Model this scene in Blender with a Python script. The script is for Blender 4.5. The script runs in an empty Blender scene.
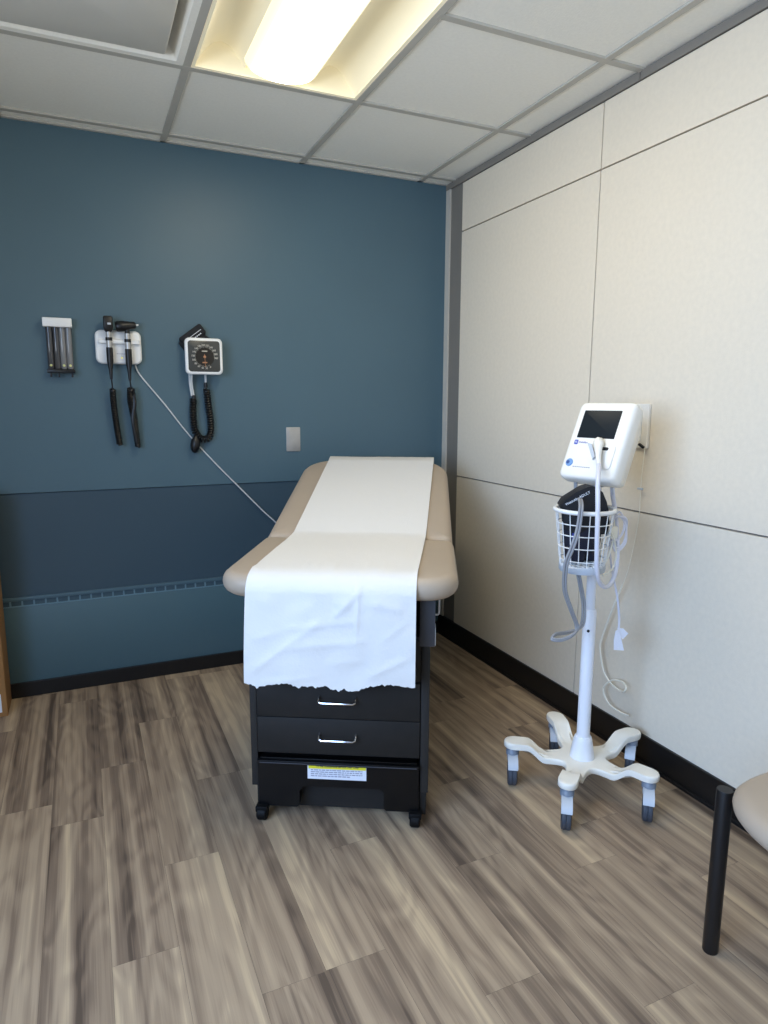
import bpy, bmesh, math, random
from mathutils import Vector, Matrix, noise
random.seed(7)
PI = math.pi
col = bpy.context.scene.collection
sc = bpy.context.scene

# ------------------------------------------------------------------ materials
def lin(c):
    return tuple(((v/255.)/12.92 if v/255. <= .04045 else ((v/255.+.055)/1.055)**2.4) for v in c)

def mat(name, rgb, rough=.5, metal=0., bump=0., bscale=200., vary=0., vscale=4., spec=.5, coat=0., emit=None, estr=0.):
    m = bpy.data.materials.new(name); m.use_nodes = True
    nt = m.node_tree; b = nt.nodes['Principled BSDF']
    c = lin(rgb)
    b.inputs['Base Color'].default_value = (*c, 1)
    b.inputs['Roughness'].default_value = rough
    b.inputs['Metallic'].default_value = metal
    b.inputs['Specular IOR Level'].default_value = spec
    b.inputs['Coat Weight'].default_value = coat
    if emit:
        b.inputs['Emission Color'].default_value = (*lin(emit), 1)
        b.inputs['Emission Strength'].default_value = estr
    tc = nt.nodes.new('ShaderNodeTexCoord')
    if vary:
        n = nt.nodes.new('ShaderNodeTexNoise'); n.inputs['Scale'].default_value = vscale
        n.inputs['Detail'].default_value = 3
        nt.links.new(tc.outputs['Object'], n.inputs['Vector'])
        r = nt.nodes.new('ShaderNodeValToRGB')
        r.color_ramp.elements[0].position = .3; r.color_ramp.elements[1].position = .7
        r.color_ramp.elements[0].color = (*[v*(1-vary) for v in c], 1)
        r.color_ramp.elements[1].color = (*[min(1, v*(1+vary)) for v in c], 1)
        nt.links.new(n.outputs['Fac'], r.inputs['Fac']); nt.links.new(r.outputs['Color'], b.inputs['Base Color'])
    if bump:
        n = nt.nodes.new('ShaderNodeTexNoise'); n.inputs['Scale'].default_value = bscale
        n.inputs['Detail'].default_value = 2
        nt.links.new(tc.outputs['Object'], n.inputs['Vector'])
        bp = nt.nodes.new('ShaderNodeBump'); bp.inputs['Strength'].default_value = bump
        bp.inputs['Distance'].default_value = .002
        nt.links.new(n.outputs['Fac'], bp.inputs['Height']); nt.links.new(bp.outputs['Normal'], b.inputs['Normal'])
    return m

M = {}
M['blue'] = mat('blue_paint', (77, 103, 115), .45, bump=.05, bscale=400, vary=.03, vscale=2)
M['blue_mid'] = mat('blue_panel_paint', (57, 78, 91), .5, bump=.05, bscale=400, vary=.03, vscale=2)
M['blue_low'] = mat('blue_cover_paint', (76, 103, 112), .45, bump=.03, bscale=400, vary=.03, vscale=2)
M['blue_lip'] = mat('blue_lip_paint', (100, 132, 146), .4)
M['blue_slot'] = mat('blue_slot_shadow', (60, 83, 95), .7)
M['panel'] = mat('wall_fabric_panel', (228, 216, 195), .7, bump=.25, bscale=260, vary=.025, vscale=60)
M['seam'] = mat('panel_seam', (118, 110, 104), .6)
M['strip_light'] = mat('corner_strip', (200, 194, 182), .5, vary=.03)
M['strip_dark'] = mat('grey_trim', (128, 123, 115), .5, vary=.03)
M['black_base'] = mat('vinyl_baseboard', (14, 12, 12), .45, vary=.08)
M['tile'] = mat('ceiling_tile', (242, 239, 229), .9, bump=.35, bscale=180, vary=.02, vscale=90)
M['tbar'] = mat('ceiling_grid', (186, 182, 172), .6, vary=.02)
M['white_wall'] = mat('white_wall', (205, 203, 198), .7, bump=.05, vary=.02)
M['white'] = mat('white_plastic', (238, 238, 236), .35, vary=.015)
M['case'] = mat('warm_white_case', (242, 237, 226), .4, vary=.01)
M['offwhite'] = mat('cast_white', (240, 234, 220), .4, vary=.02, vscale=12)
M['white_metal'] = mat('white_metal', (235, 236, 240), .35, vary=.015)
M['lgrey'] = mat('light_grey_plastic', (190, 196, 203), .4, vary=.03)
M['mgrey'] = mat('mid_grey_plastic', (128, 135, 145), .45, vary=.04)
M['dgrey'] = mat('dark_grey_rubber', (62, 66, 74), .6, vary=.08)
M['black'] = mat('black_plastic', (14, 14, 16), .4, vary=.1)
M['black_gloss'] = mat('black_gloss', (6, 6, 7), .3, vary=.1, spec=.3)
M['caster_black'] = mat('caster_black', (8, 8, 9), .6, spec=.2, vary=.1)
M['recess'] = mat('dark_recess', (15, 15, 22), .6)
M['charcoal'] = mat('charcoal_laminate', (36, 34, 32), .55, spec=.25, bump=.05, bscale=300, vary=.08, vscale=25)
M['charcoal2'] = mat('charcoal_frame', (44, 42, 40), .55, spec=.25, vary=.06, vscale=25)
M['slate'] = mat('slate_side', (66, 69, 77), .5, vary=.04)
M['chrome'] = mat('chrome', (225, 225, 228), .18, 1.0, vary=.02)
M['steel'] = mat('brushed_steel', (190, 188, 184), .4, .6, vary=.06, vscale=30)
M['vinyl'] = mat('beige_vinyl', (176, 159, 139), .5, bump=.12, bscale=350, vary=.02, vscale=9)
M['vinyl_edge'] = mat('beige_vinyl_seam', (150, 134, 117), .6)
M['cuff'] = mat('black_nylon', (20, 21, 26), .75, bump=.3, bscale=500, vary=.15, vscale=40)
M['cuff2'] = mat('navy_nylon', (24, 26, 44), .75, bump=.3, bscale=500, vary=.15, vscale=40)
M['cuff_blue'] = mat('blue_tab', (48, 60, 140), .6)
M['print'] = mat('white_print', (215, 216, 220), .6)
M['hose'] = mat('grey_hose', (150, 150, 152), .45, vary=.04)
M['cord'] = mat('lavender_cord', (222, 221, 230), .4, vary=.02)
M['cord2'] = mat('cream_cord', (240, 236, 220), .45, vary=.02)
M['cord_grey'] = mat('pale_grey_cord', (208, 211, 212), .5, vary=.03)
M['screen'] = mat('screen_glass', (30, 36, 40), .4, vary=.05, spec=.2)
M['yellow'] = mat('label_yellow', (226, 214, 44), .6, vary=.02)
M['label'] = mat('label_white', (226, 228, 236), .6, vary=.01)
M['ink'] = mat('label_ink', (60, 60, 70), .7)
M['ink_light'] = mat('label_fine_ink', (150, 150, 165), .7)
M['logo'] = mat('logo_blue', (72, 84, 178), .5)
M['btn'] = mat('button_blue', (120, 160, 205), .4)
M['btn_d'] = mat('button_dark_blue', (58, 84, 140), .4)
M['tube'] = mat('smoke_tube', (70, 70, 72), .12, vary=.1, coat=.5)
M['tube_lt'] = mat('smoke_tube_light', (128, 128, 128), .12, vary=.06, coat=.5)
M['dial'] = mat('dial_face', (66, 66, 62), .25, vary=.04, coat=.4)
M['dial_in'] = mat('dial_centre', (38, 33, 27), .25, vary=.1, coat=.4)
M['needle'] = mat('dial_print', (190, 184, 170), .5)
M['needle2'] = mat('dial_orange', (170, 120, 84), .5)
M['led'] = mat('yellow_led', (235, 220, 120), .4, emit=(240, 220, 110), estr=.6)
M['gold'] = mat('pale_dot', (226, 224, 150), .4)
M['carton'] = mat('brown_cardboard', (160, 118, 72), .85, bump=.1, bscale=120, vary=.06, vscale=8)
M['reflector'] = mat('self_lit_reflector', (238, 230, 204), .5, vary=.01, emit=(255, 240, 200), estr=.22)  # faint emission stands in for diffuser light falling on the reflectors
M['vent'] = mat('vent_paint', (216, 213, 204), .6, vary=.02)
M['foam'] = mat('paper_tag', (232, 232, 238), .7)

def paper_mat():
    m = mat('exam_paper', (227, 224, 219), .75)
    nt = m.node_tree; b = nt.nodes['Principled BSDF']
    tc = nt.nodes.new('ShaderNodeTexCoord')
    v = nt.nodes.new('ShaderNodeTexVoronoi'); v.inputs['Scale'].default_value = 160
    n = nt.nodes.new('ShaderNodeTexNoise'); n.inputs['Scale'].default_value = 30; n.inputs['Detail'].default_value = 5
    ad = nt.nodes.new('ShaderNodeMath'); ad.operation = 'MULTIPLY_ADD'; ad.inputs[1].default_value = .35
    nt.links.new(tc.outputs['Object'], v.inputs['Vector']); nt.links.new(tc.outputs['Object'], n.inputs['Vector'])
    nt.links.new(v.outputs['Distance'], ad.inputs[0]); nt.links.new(n.outputs['Fac'], ad.inputs[2])
    bp = nt.nodes.new('ShaderNodeBump'); bp.inputs['Strength'].default_value = .3; bp.inputs['Distance'].default_value = .003
    nt.links.new(ad.outputs[0], bp.inputs['Height']); nt.links.new(bp.outputs['Normal'], b.inputs['Normal'])
    return m
M['paper'] = paper_mat()

def lens_mat():
    m = bpy.data.materials.new('diffuser_glow'); m.use_nodes = True
    nt = m.node_tree; nt.nodes.clear()
    out = nt.nodes.new('ShaderNodeOutputMaterial'); e = nt.nodes.new('ShaderNodeEmission')
    g = nt.nodes.new('ShaderNodeNewGeometry'); sp_ = nt.nodes.new('ShaderNodeSeparateXYZ')
    nt.links.new(g.outputs['Normal'], sp_.inputs[0])
    dn = nt.nodes.new('ShaderNodeMath'); dn.operation = 'MULTIPLY'; dn.inputs[1].default_value = -1.
    nt.links.new(sp_.outputs[2], dn.inputs[0])
    r = nt.nodes.new('ShaderNodeValToRGB'); els = r.color_ramp.elements
    els[0].position = .62; els[0].color = (.98, .86, .56, 1)
    els[1].position = .96; els[1].color = (1.0, .90, .70, 1)
    r2 = nt.nodes.new('ShaderNodeMapRange'); r2.interpolation_type = 'SMOOTHSTEP'
    r2.inputs['From Min'].default_value = .80; r2.inputs['From Max'].default_value = 1.0
    r2.inputs['To Min'].default_value = 1.9; r2.inputs['To Max'].default_value = LENS
    nt.links.new(dn.outputs[0], r.inputs['Fac']); nt.links.new(dn.outputs[0], r2.inputs['Value'])
    nt.links.new(r.outputs['Color'], e.inputs['Color']); nt.links.new(r2.outputs['Result'], e.inputs['Strength'])
    nt.links.new(e.outputs[0], out.inputs['Surface'])
    return m
LENS = 24.
M['lens'] = lens_mat()

def floor_mat():
    m = bpy.data.materials.new('vinyl_plank'); m.use_nodes = True
    nt = m.node_tree; b = nt.nodes['Principled BSDF']; L = nt.links.new; N = nt.nodes.new
    def math_(op, a, c=None):
        q = N('ShaderNodeMath'); q.operation = op
        for k, x in enumerate((a, c)):
            if x is None: continue
            if isinstance(x, (int, float)): q.inputs[k].default_value = x
            else: L(x, q.inputs[k])
        return q.outputs[0]
    tc = N('ShaderNodeTexCoord'); at = N('ShaderNodeAttribute'); at.attribute_name = 'plank'
    sx = N('ShaderNodeSeparateXYZ'); L(tc.outputs['Object'], sx.inputs[0])
    sr = N('ShaderNodeSeparateColor'); L(at.outputs['Color'], sr.inputs[0])
    def vec(ax, ay, kz):
        c = N('ShaderNodeCombineXYZ')
        L(math_('ADD', math_('MULTIPLY', sx.outputs[0], ax), math_('MULTIPLY', sr.outputs[0], 71.)), c.inputs[0])
        L(math_('ADD', math_('MULTIPLY', sx.outputs[1], ay), math_('MULTIPLY', sr.outputs[1], 43.)), c.inputs[1])
        L(math_('MULTIPLY', sr.outputs[2], kz), c.inputs[2])
        return c.outputs[0]
    def ns(v, scale, detail, rough, dist):
        n = N('ShaderNodeTexNoise'); n.inputs['Scale'].default_value = scale; n.inputs['Detail'].default_value = detail
        n.inputs['Roughness'].default_value = rough; n.inputs['Distortion'].default_value = dist
        L(v, n.inputs['Vector']); return n.outputs['Fac']
    broad = ns(vec(21., .38, 19.), 1., 2.2, .5, .12)      # long tonal streaks, a few per plank
    cath = ns(vec(6.5, 1.5, 7.), 1., 2, .5, .2)          # slow field whose contours make cathedral figure
    rings = math_('SINE', math_('MULTIPLY', cath, 62.))
    mid = ns(vec(75., .8, 5.), 1., 5, .6, .1)
    fine = ns(vec(260., 3., 3.), 1., 3, .6, .1)
    s = math_('MULTIPLY', broad, 1.2)
    s = math_('ADD', s, math_('MULTIPLY', rings, .045))
    s = math_('ADD', s, math_('MULTIPLY', mid, .36))
    s = math_('ADD', s, math_('MULTIPLY', fine, .26))
    s = math_('ADD', s, math_('MULTIPLY', sr.outputs[2], .20))
    s = math_('SUBTRACT', s, .46)
    r = N('ShaderNodeValToRGB'); cr = r.color_ramp; cr.interpolation = 'EASE'
    stops = [(.22, (91, 76, 63)), (.37, (124, 105, 87)), (.50, (150, 129, 106)), (.62, (168, 146, 120)), (.82, (194, 170, 137))]
    while len(cr.elements) < len(stops): cr.elements.new(.5)
    for e, (p_, c_) in zip(cr.elements, stops): e.position = p_; e.color = (*lin(c_), 1)
    L(s, r.inputs['Fac']); L(r.outputs['Color'], b.inputs['Base Color'])
    b.inputs['Roughness'].default_value = .5; b.inputs['Specular IOR Level'].default_value = .35
    bp = N('ShaderNodeBump'); bp.inputs['Strength'].default_value = .06; bp.inputs['Distance'].default_value = .002
    L(mid, bp.inputs['Height']); L(bp.outputs['Normal'], b.inputs['Normal'])
    return m
M['floor'] = floor_mat()
M['floor_gap'] = mat('plank_gap', (92, 82, 73), .8)

# ------------------------------------------------------------------ mesh helpers
def nb(): return bmesh.new()

def setm(faces, mi):
    for f in faces: f.material_index = mi

def box(bm, c, s, bev=0., mi=0, T=None, seg=2):
    """axis box, centre c, size s, optional rounded edges, optional transform T"""
    t = bmesh.new(); bmesh.ops.create_cube(t, size=1.)
    for v in t.verts: v.co = Vector((v.co.x*s[0], v.co.y*s[1], v.co.z*s[2]))
    if bev > 0:
        bmesh.ops.bevel(t, geom=list(t.edges), offset=min(bev, min(s)*.49), segments=seg, profile=.5, affect='EDGES')
    mtx = Matrix.Translation(Vector(c)) if T is None else T @ Matrix.Translation(Vector(c))
    merge(bm, t, mtx, mi)

def bx(bm, x0, x1, y0, y1, z0, z1, bev=0., mi=0, T=None):
    if isinstance(mi, Matrix): bev, mi, T = 0., int(bev), mi
    box(bm, ((x0+x1)/2, (y0+y1)/2, (z0+z1)/2), (abs(x1-x0), abs(y1-y0), abs(z1-z0)), bev, mi, T)

def merge(bm, t, mtx, mi=None):
    vm = {}
    for v in t.verts: vm[v] = bm.verts.new(mtx @ v.co)
    flip = mtx.determinant() < 0
    for f in t.faces:
        vs = [vm[v] for v in f.verts]
        if flip: vs.reverse()
        try: nf = bm.faces.new(vs)
        except ValueError: continue
        nf.material_index = f.material_index if mi is None else mi
    t.free()

def quad(bm, pts, mi=0):
    f = bm.faces.new([bm.verts.new(Vector(p)) for p in pts]); f.material_index = mi; return f

def frame_z(d):
    d = Vector(d).normalized()
    a = Vector((0, 0, 1)) if abs(d.z) < .95 else Vector((1, 0, 0))
    x = d.cross(a).normalized(); y = d.cross(x).normalized()
    return x, y

def spline(pts, n=8):
    P = [Vector(p) for p in pts]
    if len(P) < 3: return P
    P = [P[0]*2-P[1]] + P + [P[-1]*2-P[-2]]
    out = []
    for i in range(1, len(P)-2):
        a, b, c, d = P[i-1:i+3]
        for k in range(n):
            t = k/n
            out.append(.5*((2*b)+(c-a)*t+(2*a-5*b+4*c-d)*t*t+(3*b-a-3*c+d)*t**3))
    out.append(P[-2]); return out

def tube(bm, pts, r, seg=8, mi=0, closed=False, smooth=0, flat=None):
    P = spline(pts, smooth) if smooth else [Vector(p) for p in pts]
    if closed and smooth:
        P = spline(list(pts)+[pts[0]], smooth)[:-1]
    n = len(P); rings = []; X = None
    for i, p in enumerate(P):
        if closed: d = P[(i+1) % n]-P[i-1]
        else: d = P[min(i+1, n-1)]-P[max(i-1, 0)]
        if d.length < 1e-9: d = Vector((0, 0, 1))
        d.normalize()
        if X is None: X, Y = frame_z(d)
        X = (X-d*X.dot(d)).normalized(); Y = d.cross(X)
        rr = r(i/(n-1)) if callable(r) else r
        rx, ry = (rr, rr) if flat is None else (rr, rr*flat)
        rings.append([bm.verts.new(p+X*math.cos(2*PI*k/seg)*rx+Y*math.sin(2*PI*k/seg)*ry) for k in range(seg)])
    m = n if closed else n-1
    for i in range(m):
        A, B = rings[i], rings[(i+1) % n]
        for k in range(seg):
            f = bm.faces.new((A[k], A[(k+1) % seg], B[(k+1) % seg], B[k])); f.material_index = mi
    if not closed:
        f = bm.faces.new(list(reversed(rings[0]))); f.material_index = mi
        f = bm.faces.new(rings[-1]); f.material_index = mi

def lathe(bm, prof, o=(0, 0, 0), axis=(0, 0, 1), seg=32, mi=0):
    """prof: list of (r, h) along axis"""
    o = Vector(o); d = Vector(axis).normalized(); X, Y = frame_z(d); Y = d.cross(X)
    rings = []
    for r, h in prof:
        if r < 1e-6: rings.append([bm.verts.new(o+d*h)])
        else: rings.append([bm.verts.new(o+d*h+X*math.cos(2*PI*k/seg)*r+Y*math.sin(2*PI*k/seg)*r) for k in range(seg)])
    for A, B in zip(rings, rings[1:]):
        for k in range(seg):
            k2 = (k+1) % seg
            if len(A) == 1 and len(B) == 1: continue
            if len(A) == 1: vs = (A[0], B[k2], B[k])
            elif len(B) == 1: vs = (A[k], A[k2], B[0])
            else: vs = (A[k], A[k2], B[k2], B[k])
            f = bm.faces.new(vs); f.material_index = mi
    for R, rev in ((rings[0], True), (rings[-1], False)):
        if len(R) > 2:
            f = bm.faces.new(list(reversed(R)) if rev else R); f.material_index = mi

def loft(bm, loops, mi=0, T=None, caps=True):
    T = T or Matrix.Identity(4)
    R = [[bm.verts.new(T @ Vector(p)) for p in L] for L in loops]
    n = len(R[0])
    for A, B in zip(R, R[1:]):
        for k in range(n):
            f = bm.faces.new((A[k], A[(k+1) % n], B[(k+1) % n], B[k])); f.material_index = mi
    if caps:
        f = bm.faces.new(list(reversed(R[0]))); f.material_index = mi
        f = bm.faces.new(R[-1]); f.material_index = mi

def rrect(x0, x1, y0, y1, rad, inset=0., n=8):
    """CCW rounded rectangle outline; rad = radius or (bl, br, tr, tl)"""
    if isinstance(rad, (int, float)): rad = (rad,)*4
    x0 += inset; x1 -= inset; y0 += inset; y1 -= inset
    out = []
    for (sx, sy, a0), r in zip(((0, 0, PI), (1, 0, 1.5*PI), (1, 1, 0), (0, 1, .5*PI)), rad):
        r = max(r-inset, .002)
        cx = x1-r if sx else x0+r; cy = y1-r if sy else y0+r
        for k in range(n+1):
            a = a0+.5*PI*k/n
            out.append((cx+r*math.cos(a), cy+r*math.sin(a)))
    return out

def slab(bm, x0, x1, y0, y1, rad, z0, z1, e=.004, mi=0, T=None, n=6):
    """rounded-rectangle plate in local xy with softened rims"""
    L = []
    for ins, z in ((e, z0), (e*.3, z0+e*.3), (0, z0+e), (0, z1-e), (e*.3, z1-e*.3), (e, z1)):
        L.append([(x, y, z) for x, y in rrect(x0, x1, y0, y1, rad, ins, n)])
    loft(bm, L, mi, T)

def obj(name, bm, mats, parent=None, loc=None, rotz=0., smooth=True, ang=38.):
    bmesh.ops.recalc_face_normals(bm, faces=list(bm.faces))
    me = bpy.data.meshes.new(name); bm.to_mesh(me); bm.free()
    for m in (mats if isinstance(mats, (list, tuple)) else [mats]): me.materials.append(m)
    if smooth:
        me.polygons.foreach_set('use_smooth', [True]*len(me.polygons))
        me.set_sharp_from_angle(angle=math.radians(ang))
    o = bpy.data.objects.new(name, me); col.objects.link(o)
    if loc is not None: o.location = loc
    o.rotation_euler.z = rotz
    if parent: o.parent = parent
    return o

def tag(o, label, cat, group=None):
    o['label'] = label; o['category'] = cat
    if group: o['group'] = group
    return o

def thing(name, label, cat, loc=(0, 0, 0), rotz=0., group=None):
    o = bpy.data.objects.new(name, None); col.objects.link(o)
    o.location = loc; o.rotation_euler.z = rotz; o.empty_display_size = .1
    return tag(o, label, cat, group)

def struct(name, bm, mats, smooth=False):
    o = obj(name, bm, mats, smooth=smooth); o['kind'] = 'structure'; return o

def basis(o, ex, ey, ez):
    return Matrix(((ex[0], ey[0], ez[0], o[0]), (ex[1], ey[1], ez[1], o[1]), (ex[2], ey[2], ez[2], o[2]), (0, 0, 0, 1)))

def text_into(bm, s, size, T, mi=0, align='CENTER'):
    """flat lettering added to bm; T maps the text's xy plane into place"""
    cu = bpy.data.curves.new('lettering', 'FONT'); cu.body = s; cu.size = size
    cu.align_x = align; cu.offset = size*.02; cu.align_y = 'CENTER'; cu.resolution_u = 3
    to = bpy.data.objects.new('lettering', cu); col.objects.link(to)
    dg = bpy.context.evaluated_depsgraph_get()
    me = bpy.data.meshes.new_from_object(to.evaluated_get(dg))
    bpy.data.objects.remove(to); bpy.data.curves.remove(cu)
    t = bmesh.new(); t.from_mesh(me); bpy.data.meshes.remove(me)
    merge(bm, t, T, mi)

# ------------------------------------------------------------------ the room
H = 2.364
XL, YF = -3.25, -4.7            # left wall, wall behind the camera
GC = [-3.2085, -2.5985, -1.9885, -1.3785, -.7685, -.1585]
GR = [-.0862-.61*k for k in range(8)]

# floor of staggered planks
bm = nb()
cl = bm.loops.layers.color.new('plank')
w = .148
joints = {-1.929: -1.066, -1.781: -.770, -1.633: -1.380, -1.485: -.98, -1.337: -1.892, -1.189: -1.502, -1.041: -2.095,
          -.893: -1.714, -.745: -2.257, -.597: -1.857, -.449: -1.705, -.301: -2.02}
x = -1.929-w*9
while x < 0.02:
    k = min(joints, key=lambda q: abs(q-x))
    j = joints[k] if abs(k-x) < .01 else -random.random()*.914
    y = j
    while y < .1: y += .914
    while y > YF-.1:
        a, b = y-.914, y
        c = (random.random(), random.random(), random.random(), 1)
        y0, y1 = max(a, YF-.05)+.0003, min(b, .05)-.0003
        if y1 > y0:
            f = quad(bm, [(x+.0003, y0, 0), (x+w-.0003, y0, 0), (x+w-.0003, y1, 0), (x+.0003, y1, 0)])
            for lp in f.loops: lp[cl] = c
        y -= .914
    x += w
f = quad(bm, [(XL-.05, YF-.05, -.0015), (.05, YF-.05, -.0015), (.05, .05, -.0015), (XL-.05, .05, -.0015)], 1)
struct('floor', bm, [M['floor'], M['floor_gap']])

# ceiling: lay-in tiles
FX = (GC[3], GC[4], GR[3], GR[1])           # luminaire cell
VX = (GC[2], GC[3], GR[2], GR[1])           # vent cell
bm = nb()
xs = [XL-.05]+GC+[.05]; ys = [.05]+GR+[YF-.05]
for i in range(len(xs)-1):
    for j in range(len(ys)-1):
        cx, cy = (xs[i]+xs[i+1])/2, (ys[j]+ys[j+1])/2
        if any(a < cx < b and c < cy < d for a, b, c, d in (FX, VX)): continue
        bx(bm, xs[i]+.002, xs[i+1]-.002, ys[j+1]+.002, ys[j]-.002, H+.004, H+.02)
bx(bm, XL-.1, .1, YF-.1, .1, H+.19, H+.21)
struct('ceiling', bm, M['tile'])
bm = nb(); hw = .0125
for x in GC:
    segs = [(YF, 0)]
    bx(bm, x-hw, x+hw, YF, 0, H-.003, H+.004)
for y in GR:
    spans = [(XL, 0)]
    for A in (FX,):
        if A[2]+.05 < y < A[3]-.05: spans = [(XL, A[0]), (A[1], 0)]
    for a, b in spans: bx(bm, a, b, y-hw, y+hw, H-.0035, H+.004)
bx(bm, XL, 0, -.014, 0, H-.003, H+.004)
struct('trim_1', bm, M['tbar'])

# blue wall at the back: upper face, set-back middle panel, lower skirt
bm = nb()
bx(bm, XL-.1, .1, 0, .1, .8955, H+.2)
struct('wall_back', bm, M['blue'])
bm = nb()
bx(bm, XL-.1, .1, .006, .1, 0, .893)
bx(bm, XL, 0, .003, .006, .8915, .893, mi=1)
struct('trim_2', bm, [M['blue_mid'], M['blue_slot']])

# right wall of demountable panels
bm = nb()
bx(bm, .012, .1, YF-.1, .1, 0, H+.2, mi=1)
g = .003
for y0, y1 in ((-1.1305, -.155), (-2.35, -1.1305), (-3.57, -2.35), (YF, -3.57)):
    for z0, z1 in ((.10, .9008), (.9008, 2.1084), (2.1084, 2.336)):
        bx(bm, 0, .014, y0+g, y1-g, z0+g, z1-g)
struct('wall_right', bm, [M['panel'], M['seam']])
bm = nb()
bx(bm, -.004, .014, -.040, .0, .10, H, mi=0)
bx(bm, .004, .014, -.155, -.040, .10, H, mi=1)
bx(bm, -.006, .014, -1.300, -.0, 2.336, H, mi=1)
bx(bm, -.006, .014, YF, -1.304, 2.336, H, mi=1)
struct('trim_3', bm, [M['strip_light'], M['strip_dark']])
bm = nb(); bx(bm, -.010, .012, YF, -.0, 0, .1075, .002); bx(bm, -.016, -.008, YF, 0, 0, .014, .003)
struct('baseboard_right', bm, M['black_base'])
bm = nb(); bx(bm, XL, -.010, -.012, .006, 0, .066, .002)
struct('baseboard_back', bm, M['black_base'])

# left wall with its window, and the wall behind the camera
WY0, WY1, WZ0, WZ1 = -4.3, -2.0, .85, 2.2
bm = nb()
bx(bm, XL-.1, XL, YF-.1, WY0, 0, H+.2); bx(bm, XL-.1, XL, WY1, .1, 0, H+.2)
bx(bm, XL-.1, XL, WY0, WY1, 0, WZ0); bx(bm, XL-.1, XL, WY0, WY1, WZ1, H+.2)
struct('wall_left', bm, M['white_wall'])
bm = nb(); bx(bm, XL-.1, .1, YF-.1, YF, 0, H+.2)
struct('wall_front', bm, M['white_wall'])

# ------------------------------------------------------------------ radiator cover along the blue wall
t = thing('radiator_cover', 'blue painted radiator cover with a slotted top strip along the wall base', 'radiator cover', (-1.5, 0, .066))
O_ = Vector((-1.5, 0, .066))
bm = nb(); bx(bm, XL+1.5, 1.499-.01, -.003, .0055, 0, .409-.066, .001)
obj('front_panel', bm, M['blue_low'], t)
bm = nb()
bx(bm, XL+1.5, 1.489, .0005, .0055, .409-.066, .446-.066, mi=1)
bx(bm, XL+1.5, 1.489, -.004, .0055, .431-.066, .447-.066, .001, mi=0)
bx(bm, XL+1.5, 1.489, -.004, .0055, .405-.066, .410-.066, .001, mi=2)
x = XL+1.52
while x < 1.48:
    bx(bm, x, x+.007, -.002, .0055, .410-.066, .431-.066, mi=2); x += .0453
obj('slotted_grille', bm, [M['blue'], M['blue_slot'], M['blue_lip']], t)

# ------------------------------------------------------------------ ceiling luminaire and vent
def luminaire(A, label):
    x0, x1, y0, y1 = A[0]+hw, A[1]-hw, A[2]+hw, A[3]-hw
    xc, yc = (x0+x1)/2, (y0+y1)/2
    t = thing('ceiling_light', label, 'ceiling light', (xc, yc, H))
    a, b = x1-xc, y1-yc
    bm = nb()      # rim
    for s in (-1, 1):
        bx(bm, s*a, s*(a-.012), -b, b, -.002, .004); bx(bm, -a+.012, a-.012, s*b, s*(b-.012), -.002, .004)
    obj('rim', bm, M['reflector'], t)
    ai, bi = a-.011, b-.011; lw_ = .126
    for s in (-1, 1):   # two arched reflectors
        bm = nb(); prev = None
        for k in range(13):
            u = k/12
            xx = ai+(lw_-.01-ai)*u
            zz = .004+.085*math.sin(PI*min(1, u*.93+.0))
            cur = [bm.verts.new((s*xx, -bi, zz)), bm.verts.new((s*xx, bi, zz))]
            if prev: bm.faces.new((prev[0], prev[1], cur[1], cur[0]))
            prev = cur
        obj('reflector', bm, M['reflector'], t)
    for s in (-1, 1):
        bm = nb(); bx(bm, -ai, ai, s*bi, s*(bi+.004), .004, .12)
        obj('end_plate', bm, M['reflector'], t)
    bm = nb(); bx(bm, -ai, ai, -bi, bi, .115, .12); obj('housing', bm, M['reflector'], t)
    bm = nb()     # half-round diffuser with rounded ends
    loops = []
    for yy, sc_ in ((-bi+.012, .86), (-bi+.016, .97), (-bi+.03, 1.), (bi-.040, 1.), (bi-.028, .97), (bi-.024, .86)):
        L = [(lw_*math.cos(PI+PI*k/20)*sc_, yy, .038+.052*math.sin(PI+PI*k/20)*sc_) for k in range(21)]
        loops.append(L)
    loft(bm, loops)
    obj('diffuser', bm, M['lens'], t)
    return t
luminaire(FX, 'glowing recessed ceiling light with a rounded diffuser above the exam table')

x0, x1, y0, y1 = VX[0]+hw, VX[1]-hw, VX[2]+hw, VX[3]-hw
xc, yc = (x0+x1)/2, (y0+y1)/2
t = thing('ceiling_vent', 'square grey plaque air vent in the ceiling left of the light', 'air vent', (xc, yc, H))
a = (x1-x0)/2
bm = nb()
L = [[(x, y, z) for x, y in rrect(-a+i, a-i, -a+i, a-i, .006, 0, 2)] for i, z in ((0, .0), (.0, -.003), (.022, -.003), (.046, .03), (.06, .06))]
loft(bm, L, caps=False); bx(bm, -a+.05, a-.05, -a+.05, a-.05, .058, .062)
obj('vent_frame', bm, M['tile'], t)
bm = nb(); slab(bm, -a+.043, a-.062, -a+.050, a-.066, .008, -.012, .004, .004)
bx(bm, -.02, .02, -.02, .02, .004, .058)
obj('vent_plaque', bm, M['vent'], t)

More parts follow.
